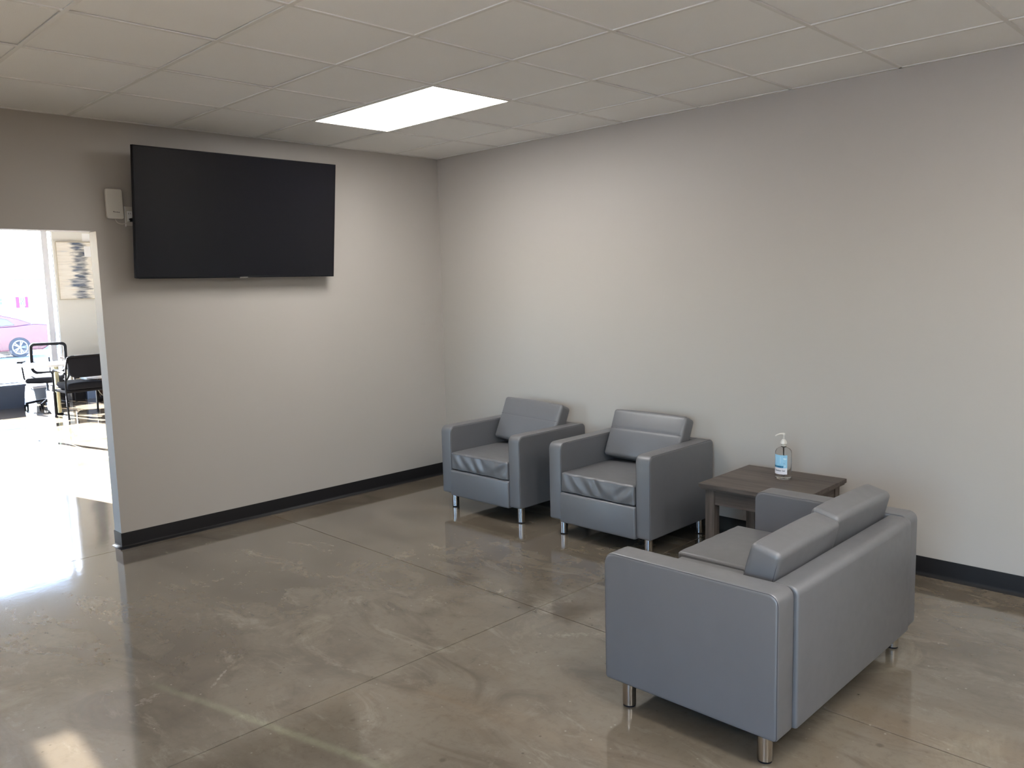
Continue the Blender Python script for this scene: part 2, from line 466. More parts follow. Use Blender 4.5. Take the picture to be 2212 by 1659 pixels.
fl = bx(FX, 0.0, RY, 0.0, -0.15, -0.012)
floor = struct(link('floor', fl, 'joint', smooth=False), 'polished grey-brown concrete floor with saw-cut joints')
G2 = 0.0022
xs = [FX, -6.32, -1.745, 0.0]; ys = [RY, -7.29, -2.712, 0.0]
def slab_piece(x0, x1, y0, y1):
    b = bx(x0+G2, x1-G2, y0+G2, y1-G2, -0.012, 0.0)
    bmesh.ops.bevel(b, geom=[e for e in b.edges if all(v.co.z > -0.001 for v in e.verts)], offset=0.0012, segments=1, affect='EDGES')
    return link('slab', b, 'concrete', floor, smooth=False)
for i in range(3):
    for j in range(3): slab_piece(xs[i], xs[i+1], ys[j], ys[j+1])
ff = bx(FX, FXR, 0.0, FT, -0.15, -0.012)
ffo = struct(link('floor', ff, 'joint', smooth=False), 'polished concrete floor of the sunlit room beyond the doorway')
xs2 = [FX, -6.32, -1.745, FXR]; ys2 = [0.0, 4.55, FT]
floor_near = floor; floor = ffo
for i in range(3):
    for j in range(2): slab_piece(xs2[i], xs2[i+1], ys2[j], ys2[j+1])

wl = wall(bmesh.new(), 'y', 0.0, DT, FX, FXR, 0.0, FH, [(DL, JX, 0.0, DH)])
struct(link('wall_left', wl, 'wall', smooth=False), 'greige wall carrying the television, with the doorway')
struct(link('wall_right', wall(bmesh.new(), 'x', 0.0, 0.12, RY, 0.0, 0.0, H+0.3, []), 'wall', smooth=False), 'long greige wall behind the chairs')
struct(link('wall_rear', wall(bmesh.new(), 'y', RY-0.12, RY, FX, 0.12, 0.0, H+0.3, []), 'wall', smooth=False))
LW = [(-7.6, -4.6, 0.3, 2.4)]
LW2 = [(0.3, 2.0, 0.1, 2.95), (4.9, 8.6, 0.1, 2.95)]
struct(link('wall_side', wall(bmesh.new(), 'x', FX-0.14, FX, RY, FT, 0.0, FH, LW+LW2), 'wall', smooth=False))
# window wall of the far room
WX0, WX1, WH = -4.4, -0.395, 2.955
tw = (FY+2.20)                                        # run from the window wall to the sun patch
KY = SUN_TAN*math.hypot(1, SUN_DX)                     # fall of a sun ray per metre of y
def slot_x(x, y): return x - (FY - y)*SUN_DX           # where the ray that lands at (x, y) crosses the window wall
PA = [slot_x(-3.915, -2.19), slot_x(-3.782, -2.19)]; CZ0 = (FY+2.19)*KY; CZ1 = (FY+4.0)*KY
PB = [slot_x(-3.915-0.07*1.81, -4.0), slot_x(-3.782-0.07*1.81, -4.0)]
px0, px1 = min(PA+PB)-0.05, max(PA+PB)+0.02
gx0, gx1 = -3.415 - (FY+2.07)*SUN_DX - 0.012 - 0.034, -3.415 - (FY+2.07)*SUN_DX + 0.004
cx0, cx1 = -7.92, -7.0
far_holes = [(WX0, WX1, 0.0, WH), (px0, px1, CZ0, CZ1), (cx0, cx1, CZ0, 4.87), (gx0, gx1, CZ0-0.05, CZ1)]  # shop window first, then unseen openings added to shape the sunlight
struct(link('wall_far', wall(bmesh.new(), 'y', FY, FT, FX, FXR, 0.0, FH, far_holes), 'wall_far', smooth=False), 'cream wall with the shop window in the room beyond')
struct(link('wall_far', wall(bmesh.new(), 'x', FXR, FXR+0.12, 0.0, FT, 0.0, FH, []), 'wall_far', smooth=False))
struct(link('ceiling', bx(FX, FXR, 0.0, FT, FH, FH+0.15), 'far_ceiling', smooth=False), 'high pale ceiling of the room beyond')

# near room ceiling: plenum, tees, tiles
ceil = struct(link('ceiling', bx(FX, 0.0, RY, 0.0, H+0.05, H+0.2), 'plenum', smooth=False), 'suspended ceiling of square white tiles in a metal grid')
G = 0.6096; XA, YB = 0.475, 0.759
gx = [-XA - i*G for i in range(0, 13) if -XA - i*G > FX]; gy = [-YB - j*G for j in range(0, 13) if -YB - j*G > RY]
EX = [0.0] + gx + [FX]; EY = [0.0] + gy + [RY]
LIGHTS = {(2, 1), (4, 7), (2, 9), (6, 11), (9, 7)}    # cell of the first half of each 2x4 panel (ix, iy)
LIGHTS = {(i, j) for (i, j) in LIGHTS}
full_tile = None
TW = 0.020
def tile_bm(w, d):
    b = bx(-w/2, w/2, -d/2, d/2, 0.0, 0.016)
    bmesh.ops.bevel(b, geom=[e for e in b.edges if all(v.co.z < 0.001 for v in e.verts)], offset=0.0025, segments=1, affect='EDGES')
    return b
for i in range(len(EX)-1):
    for j in range(len(EY)-1):
        if (i, j) in LIGHTS or (i, j-1) in LIGHTS: continue
        x1, x0 = EX[i], EX[i+1]; y1, y0 = EY[j], EY[j+1]
        w = x1-x0-0.012; d = y1-y0-0.012; c = ((x0+x1)/2, (y0+y1)/2, H+0.0035+random.uniform(0, 0.0022))
        if w < 0.03 or d < 0.03: continue
        if abs(w-(G-0.012)) < 1e-3 and abs(d-(G-0.012)) < 1e-3:
            if full_tile is None:
                full_tile = link('ceiling_tile', tile_bm(w, d), 'tile', ceil, smooth=False, loc=c)
            else:
                o = full_tile.copy(); COL.objects.link(o); o.location = c; o.parent = ceil
                o.rotation_euler = (random.uniform(-.002, .002), random.uniform(-.002, .002), 0)
        else:
            link('ceiling_tile', tile_bm(w, d), 'tile', ceil, smooth=False, loc=c)
def tee(x0, x1, y0, y1):
    b = bx(x0, x1, y0, y1, H-0.0015, H+0.0035)
    if x1-x0 < y1-y0: box(b, (x0+x1)/2-0.001, (x0+x1)/2+0.001, y0, y1, H+0.003, H+0.04)
    else: box(b, x0, x1, (y0+y1)/2-0.001, (y0+y1)/2+0.001, H+0.003, H+0.04)
    return b
for y in gy: link('main_tee', tee(FX, 0.0, y-TW/2, y+TW/2), 'tee', ceil, smooth=False)
EY2 = EY
first = {}
for ix, x in enumerate(gx):
    for j in range(len(EY)-1):
        # the tee between cells (ix, j) and (ix+1, j)
        y1, y0 = EY[j]-TW/2*(j > 0), EY[j+1]+TW/2
        L = round(y1-y0, 4)
        if L in first:
            o = first[L][0].copy(); COL.objects.link(o); o.parent = ceil
            o.location = (x - first[L][1], y1 - first[L][2], 0)
        else:
            first[L] = (link('cross_tee', tee(x-TW/2, x+TW/2, y0, y1), 'tee', ceil, smooth=False), x, y1)
# wall angle
struct(link('trim_1', bx(FX, 0.0, -0.022, 0.0, H-0.0015, H+0.003), 'tee', smooth=False))
struct(link('trim_2', bx(-0.022, 0.0, RY, 0.0, H-0.0015, H+0.003), 'tee', smooth=False))

# recessed light panels
def ceiling_light(i, j, label):
    x1, x0 = EX[i], EX[i+1]; y1, y0 = EY[j], EY[j+2]
    cx, cy = (x0+x1)/2, (y0+y1)/2
    t = empty('ceiling_light', label, 'ceiling light', (cx, cy, H), 0, 'recessed ceiling light panels')
    w, d = (x1-x0)/2-TW/2+0.004, (y1-y0)/2-TW/2+0.004
    b = bmesh.new(); f = 0.011
    for (a0, a1, b0, b1) in ((-w, -w+f, -d, d), (w-f, w, -d, d), (-w+f, w-f, -d, -d+f), (-w+f, w-f, d-f, d)):
        box(b, a0, a1, b0, b1, -0.006, 0.03, 0.0015, 1)
    link('frame', b, 'white', t, smooth=False)
    b = bx(-w-0.0, w+0.0, -d, d, 0.031, 0.045); link('housing', b, 'white', t, smooth=False)
    link('diffuser', bx(-w+f, w-f, -d+f, d-f, -0.003, 0.02), 'panel', t, smooth=False)
lab0 = 'lit rectangular ceiling light panel in the tile grid above the corner seating'
ceiling_light(2, 1, lab0)
for c in sorted(LIGHTS - {(2, 1)}):
    if c[1]+2 < len(EY) and c[0]+1 < len(EX): ceiling_light(c[0], c[1], 'lit rectangular ceiling light panel outside the view of the photograph')

# baseboards: rubber cove base with a toe
def cove(bm, path):
    """path of (x, y, nx, ny) corner points with mitred outward direction"""
    prof = [(0.0, 0.106), (0.003, 0.106), (0.0042, 0.103), (0.0042, 0.024), (0.0065, 0.010), (0.016, 0.004), (0.019, 0.0), (0.0, 0.0)]
    rings = [[bm.verts.new((x+nx*t, y+ny*t, z)) for t, z in prof] for x, y, nx, ny in path]
    n = len(prof)
    for a, b in zip(rings, rings[1:]):
        for i in range(n): bm.faces.new((a[i], a[(i+1) % n], b[(i+1) % n], b[i]))
    bm.faces.new(rings[0]); bm.faces.new(rings[-1][::-1])
    bmesh.ops.recalc_face_normals(bm, faces=bm.faces); return bm
struct(link('baseboard_left', cove(bmesh.new(), [(-0.001, 0, 0, -1), (JX, 0, -1, -1), (JX, DT, -1, 1), (JX+0.5, DT, 0, 1)]), 'base', sharp=50),
       'black rubber baseboard under the television wall, wrapping the doorway end')
struct(link('baseboard_right', cove(bmesh.new(), [(0, RY, -1, 0), (0, -0.001, -1, 0)]), 'base', sharp=50), 'black rubber baseboard along the right wall')
struct(link('baseboard_far', cove(bmesh.new(), [(WX1+0.01, FY, 0, -1), (FXR, FY, 0, -1)]), 'base', sharp=50))

# ------------------------------------------------------------------ windows
def storefront():
    t = struct(bpy.data.objects.new('window_1', None)); COL.objects.link(t); t.location = (0, FY, 0)
    t['label'] = 'tall shop window with pale frame in the room beyond the doorway'
    def fr(name, x0, x1, z0, z1, y0=0.02, y1=0.12): link(name, bx(x0, x1, y0, y1, z0, z1, 0.003, 1), 'alu', t, smooth=False)
    fr('mullion', -0.545, -0.455, 0.0, WH); fr('mullion', WX1-0.012, WX1, 0, WH)
    for x in (WX0, -2.95, -1.75): fr('mullion', x, x+0.05, 0, WH)
    fr('frame_rail', WX0, -0.545, 0.0, 0.075); fr('frame_rail', -0.455, WX1, 0.0, 0.075)
    fr('frame_rail', WX0, -0.545, WH-0.05, WH); fr('frame_rail', -0.455, WX1, WH-0.05, WH)
    fr('frame_rail', -2.9, -1.75, 1.02, 1.10)
    for x0, x1 in ((WX0+0.05, -2.95), (-2.90, -1.75), (-1.70, -0.545), (-0.455, WX1-0.012)):
        link('pane', bx(x0, x1, 0.066, 0.074, 0.07, WH-0.045), 'glass', t, smooth=False)
storefront()
def side_window(n, y0, y1, z0, z1):
    t = struct(bpy.data.objects.new('window_%d' % n, None)); COL.objects.link(t); t.location = (FX-0.07, 0, 0)
    m = (y0+y1)/2
    for a, b, c, d in ((y0, y0+0.05, z0, z1), (y1-0.05, y1, z0, z1), (m-0.025, m+0.025, z0, z1), (y0+0.05, y1-0.05, z0, z0+0.05), (y0+0.05, y1-0.05, z1-0.05, z1)):
        link('frame_rail', bx(-0.04, 0.04, a, b, c, d), 'alu', t, smooth=False)
    for a, b in ((y0+0.05, m-0.025), (m+0.025, y1-0.05)):
        link('pane', bx(-0.003, 0.003, a, b, z0+0.05, z1-0.05), 'glass', t, smooth=False)
for n, h in enumerate(LW+LW2): side_window(n+2, h[0], h[1], h[2], h[3])
t = struct(bpy.data.objects.new('window_6', None)); COL.objects.link(t); t.location = (0, FY, 0)  # unseen high openings, added only for the sunlight they let in
link('pane', bx(px0, px1, 0.12, 0.126, CZ0, CZ1), 'sun_patch_glass', t, smooth=False)  # added slot that casts the sun patch on the near floor
for lo, hi in (((px0, px0), (PA[0], PB[0])), ((PA[1], PB[1]), (px1, px1))):    # added masks, raked so the sun patch lands at a slant
    b = bmesh.new()
    vs = [b.verts.new((x, y, z)) for y in (0.0, 0.004) for x, z in ((lo[0], CZ0), (hi[0], CZ0), (hi[1], CZ1), (lo[1], CZ1))]
    for f in ((3, 2, 1, 0), (4, 5, 6, 7), (0, 1, 5, 4), (1, 2, 6, 5), (2, 3, 7, 6), (3, 0, 4, 7)): b.faces.new([vs[i] for i in f])
    link('window_screen', b, 'alu', t, smooth=False)
link('pane', bx(cx0, cx1, 0.12, 0.126, CZ0, 4.87), 'glass', t, smooth=False)  # added opening: sun on the unseen floor bounces up to the ceiling
link('pane', bx(gx0, gx1, 0.12, 0.126, CZ0-0.05, CZ1), 'sun_streak_glass', t, smooth=False)  # added slot that casts the thin greenish streak of light

# ------------------------------------------------------------------ lounge furniture
def leg_bm(x, y, h, r=0.026):
    return cyl(bmesh.new(), (x, y, 0.006), r, h-0.006, 28, bev=0.001)
def seating(name, label, cat, loc, rz, w, seats, arm=0.103, group=None, zb=0.112, d=0.715, back_shift=0.0, seed=1, lean=(0, 0, 0)):
    rnd = random.Random(seed)
    t = empty(name, label, cat, loc, rz, group)
    hw, hd = w/2, d/2; top = 0.622
    arm_prof = rrect(-hd, hd, zb, top, (0.016, 0.016, 0.036, 0.045), 6)
    for s in (-1, 1):
        x0, x1 = (-hw, -hw+arm) if s < 0 else (hw-arm, hw)
        a = link('armrest', slab(bmesh.new(), arm_prof, x0, x1, 0.011, 'x', 4, 0.003), 'leather', t, sharp=60)
        # stitched seam lines on both faces
        b = bmesh.new()
        for xx in (x0+0.0035, x1-0.0035):
            path = [p for p in shrink(arm_prof, 0.0035)]
            tube(b, [(xx, p[0], p[1]) for p in path], 0.0013, 5, True)
        link('seam', b, 'seam', a)
    iw = w - 2*arm - 0.004
    # back panel between the arms, proud of them at the rear
    b = slab(bmesh.new(), rrect(hd-0.085, hd+0.014, zb+0.004, top-0.004, (0.012, 0.012, 0.03, 0.014), 6), -iw/2, iw/2, 0.008, 'x', 3, 0.003)
    link('back_panel', b, 'leather', t, sharp=60)
    # seat deck and front rail
    link('seat_deck', bx(-iw/2, iw/2, -hd+0.055, hd-0.085, zb+0.006, 0.296), 'lining', t, smooth=False)
    b = slab(bmesh.new(), rrect(-hd-0.014, -hd+0.055, zb-0.008, 0.302, (0.014, 0.014, 0.014, 0.016), 4), -iw/2-0.004, iw/2+0.004, 0.010, 'x', 3, 0.003)
    link('front_rail', b, 'leather', t, sharp=60)
    # seat cushions
    cw = iw/seats; ch = 0.128
    for i in range(seats):
        cx = -iw/2 + cw*(i+0.5)
        cd = d - 0.085 + (0.004 if i == 0 else -0.012)
        zc = 0.304 + ch/2 + (0.004 if (seats > 1 and i == 0) else 0.0)
        ph = rnd.uniform(0, 6)
        W2, D2, H2 = cw-0.004, cd, ch
        def fn(p, n, W2=W2, D2=D2, H2=H2, ph=ph):
            u = p.x/(W2/2); v = p.y/(D2/2); q = p.z/(H2/2)
            o = Vector((0, 0, 0))
            if n.z > 0.3: o.z += 0.014*(1-u*u)*(1-v*v)*n.z
            if n.y < -0.3:
                f = (1-q*q)*min(1, (1-abs(u))*6)
                wr = 0.0
                for (fx, sl, am, c0, wd) in ((58, 0.75, 0.0052, -0.5, 0.45), (83, 0.4, 0.0018, 0.0, 0.8), (46, 1.0, 0.0045, 0.15, 0.22), (40, -1.5, 0.0062, 0.78, 0.22)):
                    g = math.exp(-((u-c0)/wd)**2)
                    wr += am*g*math.sin(fx*(p.x + sl*p.z) + ph)
                o.y += n.y*(0.006*f) - wr*(0.4+0.6*(1-q*q))*min(1, (1-abs(u))*8)
                o.z += 0.0015*math.sin(30*p.x+ph)*(-1 if q < 0 else 0.4)
            return o
        bm = rbox(W2, D2, H2, 0.014, (70 if seats == 1 else 30, 14, 14), 3, fn)
        M4 = Matrix.Translation((cx, -hd-0.004+cd/2 - (0 if seats == 1 else (0.088, 0.058)[i]), zc - (0 if seats == 1 else (0.002, 0.010)[i]))) @ Matrix.Rotation(math.radians(0.8 if i else -0.6), 4, 'Z')
        bmesh.ops.transform(bm, matrix=M4, verts=bm.verts)
        c = link('seat_cushion', bm, 'leather', t, sharp=75)
        b = bmesh.new()
        for zz in (H2/2-0.0105, -H2/2+0.0105):
            pts = []
            for p in rrect(-W2/2+0.0008, W2/2-0.0008, -D2/2+0.0008, D2/2-0.0008, (0.013,)*4, 3):
                pts.append(p)
            dense = []
            for k in range(len(pts)):
                a0, a1 = Vector(pts[k]), Vector(pts[(k+1) % len(pts)])
                m = max(1, int((a1-a0).length/0.02))
                for q in range(m): dense.append(a0.lerp(a1, q/m))
            out = []
            for p in dense:
                n = Vector((0, -1, 0)) if p.y < -D2/2+0.004 else Vector((0, 0, 0))
                o = fn(Vector((p.x, p.y, zz)), n) if n.length else Vector((0, 0, 0))
                out.append(M4 @ (Vector((p.x, p.y, zz)) + o + n*0.0004))
            tube(b, out, 0.0016, 5, True)
        link('piping', b, 'leather', c)
    # back cushions, leaning
    bw = iw/seats; bh = 0.328 if seats == 1 else 0.305; bt = 0.108 if seats == 1 else 0.116
    for i in range(seats):
        cx = -iw/2 + bw*(i+0.5)
        W2, T2, H2 = bw - 0.006, bt, bh
        def fb(p, n, W2=W2, T2=T2, H2=H2):
            u = p.x/(W2/2); q = p.z/(H2/2)
            o = Vector((0, 0, 0))
            if n.y < -0.3: o.y -= 0.012*(1-u**4)*(1-q*q)*(-n.y)
            if n.y > 0.3: o.y += 0.006*(1-u*u)*(1-q*q)*n.y
            if n.z > 0.3: o.z += 0.007*(1-u*u)*n.z
            if abs(n.x) > 0.3: o.x -= (1 if p.x > 0 else -1)*0.003*(1-q*q)*abs(n.x) - (0 if True else 0)
            if n.y < -0.3:
                o.y += 0.0035*math.exp(-((p.z-0.03)/0.006)**2)*min(1, (1-abs(u))*12)
                o.y += 0.0010*math.sin(40*p.x+25*p.z)*abs(u)**3
            return o
        bm = rbox(W2, T2, H2, 0.022, (20, 4, 30), 4, fb)
        tilt = math.radians(-(24 if seats == 1 else 14))
        by = hd - 0.164 - back_shift; bz = 0.612 if seats == 1 else 0.580
        M4 = Matrix.Translation((cx + lean[0] + ((-0.006, -0.024)[i] if seats > 1 else 0), by - ((0.004, 0.0)[i] if seats > 1 else 0), bz - lean[1] + ((0.004, -0.010)[i] if seats > 1 else 0))) @ Matrix.Rotation(lean[2], 4, 'Y') @ Matrix.Rotation(math.radians((-1.2, 1.0)[i % 2] if seats > 1 else rnd.uniform(-1, 1)), 4, 'Z') @ Matrix.Rotation(tilt, 4, 'X')
        bmesh.ops.transform(bm, matrix=M4, verts=bm.verts)
        c = link('back_cushion', bm, 'leather', t, sharp=75)
        b = bmesh.new()
        # horizontal seam across the front and perimeter seams near the rear edge
        pts = []
        for k in range(25):
            x = -W2/2+0.012 + (W2-0.024)*k/24; p = Vector((x, -T2/2, 0.03)); pts.append(M4 @ (p + fb(p, Vector((0, -1, 0))) + Vector((0, 0.0004, 0))))
        tube(b, pts, 0.0014, 5)
        for yy in (T2/2-0.008,):
            pr = rrect(-W2/2+0.008, W2/2-0.008, -H2/2+0.008, H2/2-0.008, (0.016,)*4, 4); pr2 = []
            for k in range(len(pr)):
                a0, a1 = Vector(pr[k]), Vector(pr[(k+1) % len(pr)]); m = max(1, int((a1-a0).length/0.03))
                for q in range(m): pr2.append(a0.lerp(a1, q/m))
            out = []
            for p in pr2:
                u = p.x/(W2/2); z = p.y + (0.007*(1-u*u)*0.75 if p.y > H2/2-0.01 else 0)
                e = 0.0015
                out.append(M4 @ Vector((p.x*(1+e), yy, z*(1+e))))
            tube(b, out, 0.0014, 5, True)
        link('seam', b, 'seam', c)
    for sx in (-1, 1):
        for sy in (-1, 1):
            lx, ly = sx*(hw-0.060), sy*(hd-0.072)
            l = link('leg', leg_bm(lx, ly, zb+0.004), 'steel', t, sharp=30)
            link('foot_pad', cyl(bmesh.new(), (lx, ly, 0.0), 0.0245, 0.007, 24), 'black', l)
    return t
seating('armchair', 'grey leather armchair nearest the room corner, under the wall end of the light', 'armchair', (-0.4115, -1.2415, 0), -PI/2+0.008, 0.805, 1, group='grey leather armchairs along the right wall', zb=0.116, seed=3, lean=(0.012, 0.004, 0.03))
seating('armchair', 'grey leather armchair beside the wooden side table', 'armchair', (-0.400, -2.313, 0), -PI/2+0.006, 0.799, 1, group='grey leather armchairs along the right wall', zb=0.108, seed=5, lean=(0.002, 0.002, 0.004))
seating('loveseat', 'grey leather two-seat sofa seen from behind in the foreground', 'sofa', (-1.6175, -3.928, 0), PI+0.008, 1.306, 2, arm=0.117, back_shift=0.0, seed=9)

# side table
def side_table():
    w, d, h = 0.607, 0.596, 0.50
    fx, fy = -0.686, -3.001
    t = empty('side_table', 'square grey-brown wooden side table between the armchair and the sofa', 'side table', (fx+d/2, fy-w/2, 0), 0.017)
    b = bx(-d/2, d/2, -w/2, w/2, h-0.024, h, 0.0015, 1); link('table_top', b, 'wood', t, smooth=False)
    b = bx(-d/2+0.008, d/2-0.008, -w/2+0.008, w/2-0.008, h-0.034, h-0.024, 0.001, 1); link('top_rim', b, 'wood', t, smooth=False)
    i = 0.028; L = 0.058
    for sx in (-1, 1):
        for sy in (-1, 1):
            x = sx*(d/2-i-L/2); y = sy*(w/2-i-L/2)
            lg = bx(-L/2, L/2, -L/2, L/2, 0.0, h-0.034, 0.002, 1)
            bmesh.ops.transform(lg, matrix=Matrix.Rotation(PI/2, 4, 'X'), verts=lg.verts)
            bmesh.ops.transform(lg, matrix=Matrix.Translation((0, (h-0.034), 0)), verts=lg.verts) if False else None
            link('leg', lg, 'wood', t, smooth=False, loc=(x, y, 0), rot=(-PI/2, 0, 0))
    a0 = h-0.034-0.088; a1 = h-0.034
    for s in (-1, 1):
        link('apron', bx(-0.009, 0.009, -(w/2-i-L), w/2-i-L, a0, a1, 0.001, 1), 'wood', t, smooth=False, loc=(s*(d/2-i-0.016), 0, 0))
        link('apron', bx(-0.009, 0.009, -(d/2-i-L), d/2-i-L, a0, a1, 0.001, 1), 'wood', t, smooth=False, loc=(0, s*(w/2-i-0.016), 0), rot=(0, 0, PI/2))
side_table()

# sanitizer bottle
def text_bm(s, size, bold=True):
    cu = bpy.data.curves.new('txt', 'FONT'); cu.body = s; cu.size = size; cu.align_x = 'CENTER'; cu.align_y = 'CENTER'
    cu.resolution_u = 3; cu.offset = 0.02*size if bold else 0.0
    o = bpy.data.objects.new('txt', cu); COL.objects.link(o)
    dg = bpy.context.evaluated_depsgraph_get(); me = bpy.data.meshes.new_from_object(o.evaluated_get(dg))
    bm = bmesh.new(); bm.from_mesh(me)
    bpy.data.objects.remove(o); bpy.data.meshes.remove(me); bpy.data.curves.remove(cu)
    return bm
def wrap(bm, R, th0, z0):
    """flat (x, y) -> cylinder of radius R, x measured as arc length around angle th0"""
    for v in bm.verts:
        th = th0 + v.co.x/R; v.co = Vector((R*math.cos(th), R*math.sin(th), z0 + v.co.y))
    return bm
def patch(R, t0, t1, z0, z1, n=16, rows=1):
    bm = bmesh.new(); g = [[bm.verts.new((R*math.cos(t0+(t1-t0)*i/n), R*math.sin(t0+(t1-t0)*i/n), z0+(z1-z0)*j/rows)) for i in range(n+1)] for j in range(rows+1)]
    for j in range(rows):
        for i in range(n): bm.faces.new((g[j][i], g[j][i+1], g[j+1][i+1], g[j+1][i]))
    return bm
def disc_patch(R, th, z, r, sx=1.0, n=10):
    bm = bmesh.new(); bm.faces.new([bm.verts.new((r*sx*math.cos(2*PI*i/n), r*math.sin(2*PI*i/n), 0)) for i in range(n)])
    return wrap(bm, R, th, z)
def bottle():
    bxp, byp, z0 = -0.305, -3.327, 0.5
    t = empty('sanitizer_bottle', 'clear pump bottle of hand sanitizer with a blue and white label on the side table', 'pump bottle', (bxp, byp, z0))
    R = 0.0450
    outer = [(0.0, 0.002), (0.030, 0.0), (0.039, 0.002), (0.044, 0.008), (R, 0.016), (R, 0.156), (0.0435, 0.165), (0.039, 0.173), (0.030, 0.180), (0.020, 0.184), (0.0145, 0.188), (0.0145, 0.200)]
    b = lathe(bmesh.new(), (0, 0, 0), outer[1:], 40)
    link('bottle_body', b, 'clear', t, sharp=60)
    b = lathe(bmesh.new(), (0, 0, 0), [(0.0150, 0.192), (0.0150, 0.203), (0.0185, 0.206), (0.0180, 0.213), (0.0155, 0.221), (0.0110, 0.228), (0.0065, 0.232)], 28)
    link('collar', b, 'white', t, sharp=50)
    link('dip_tube', tube(bmesh.new(), [(0, 0, 0.20), (0.002, 0.0, 0.1), (0.012, 0.004, 0.012)], 0.003, 8), 'white', t)
    link('pump_stem', cyl(bmesh.new(), (0, 0, 0.228), 0.0045, 0.028, 12), 'white', t)
    hd = lathe(bmesh.new(), (0, 0, 0), [(0.0055, 0.250), (0.0085, 0.254), (0.009, 0.262), (0.006, 0.267), (0.001, 0.268)], 20)
    # nozzle points to the left of the picture
    nd = Vector((-0.78, 0.62, 0)).normalized()
    tube(hd, [nd*0.0+Vector((0, 0, 0.262)), nd*0.022+Vector((0, 0, 0.2625)), nd*0.038+Vector((0, 0, 0.259)), nd*0.050+Vector((0, 0, 0.253))], lambda q: 0.0066-0.003*q, 10)
    link('pump_head', hd, 'white', t, sharp=50)
    # label faces left of the camera
    view = math.atan2(-5.493-byp, -4.671-bxp)
    tl = view - 0.62; hwid = 1.10
    Rl = R + 0.0004; Rp = R + 0.0008
    L0, L1, Lm = 0.034, 0.146, 0.071
    lb = link('label', patch(Rl, tl-hwid, tl+hwid, Lm, L1, 24), 'label_blue', t)
    link('label_band', patch(Rl, tl-hwid, tl+hwid, L0, Lm, 24), 'label_white', lb)
    # logo outline, hyphen shapes and stars
    b = bmesh.new()
    for (a0, a1, c0, c1) in ((-0.018, 0.018, 0.136, 0.138), (-0.018, 0.018, 0.096, 0.098), (0.016, 0.018, 0.098, 0.136), (-0.018, -0.016, 0.098, 0.136)):
        bb = bx(a0, a1, c0, c1, 0, 0.0001)
        me = bpy.data.meshes.new('x'); bb.to_mesh(me); bb.free(); b.from_mesh(me); bpy.data.meshes.remove(me)
    for k in range(5):
        bb = bx(-0.012, 0.012, 0.101+k*0.0065, 0.1045+k*0.0065, 0, 0.0001)
        me = bpy.data.meshes.new('x'); bb.to_mesh(me); bb.free(); b.from_mesh(me); bpy.data.meshes.remove(me)
    OFF = 0.022/Rp
    link('label_print', wrap(b, Rp, tl-0.10, 0.0), 'label_pale', lb, smooth=False)
    bn = link('label_stripe', patch(Rp, tl-hwid, tl+0.62, 0.0725, 0.0835, 16), 'label_navy', lb)
    b = bx(-0.021, 0.012, -0.0012, 0.0012, 0, 0.0001); link('label_print', wrap(b, Rp+0.0004, tl+0.15, 0.078), 'label_pale', lb, smooth=False)
    b = bx(-0.020, 0.014, -0.0009, 0.0009, 0, 0.0001); link('label_print', wrap(b, Rp, tl-0.10, 0.090), 'label_navy', lb, smooth=False)
    for k, (th, z, r, sx, mt) in enumerate(((0.66, 0.137, 0.0016, 1, 'label_navy'), (0.70, 0.098, 0.0018, 1, 'label_navy'), (0.80, 0.124, 0.0045, 1.7, 'label_pale'), (0.68, 0.126, 0.0035, 1.3, 'label_pale'), (0.93, 0.125, 0.003, 1.5, 'label_pale'), (0.82, 0.084, 0.003, 1.2, 'label_pale'))):
        link('label_print', disc_patch(Rp+0.0001*k, tl+th, z, r, sx), mt, lb, smooth=False)
    tx = text_bm('Sanitizer Gel', 0.0115); link('lettering', wrap(tx, Rp, tl+0.16, 0.0555), 'label_dark', lb, smooth=False)
    tx = text_bm('8 FL OZ', 0.005)  # replaced below by plain fine print strokes
    tx.free()
    b = bmesh.new()
    for k in range(9): box(b, -0.034+k*0.0075, -0.0285+k*0.0075, -0.0016, 0.0016, 0, 0.0001)
    link('fine_print', wrap(b, Rp, tl+0.08, 0.026), 'ink', t, smooth=False)
    b = bmesh.new()
    for k in range(8): box(b, -0.0022, 0.0022, 0.012+k*0.011, 0.0205+k*0.011, 0, 0.0001)
    link('rear_print', wrap(b, Rp, view+1.25, 0.035), 'label_navy', t, smooth=False)
bottle()

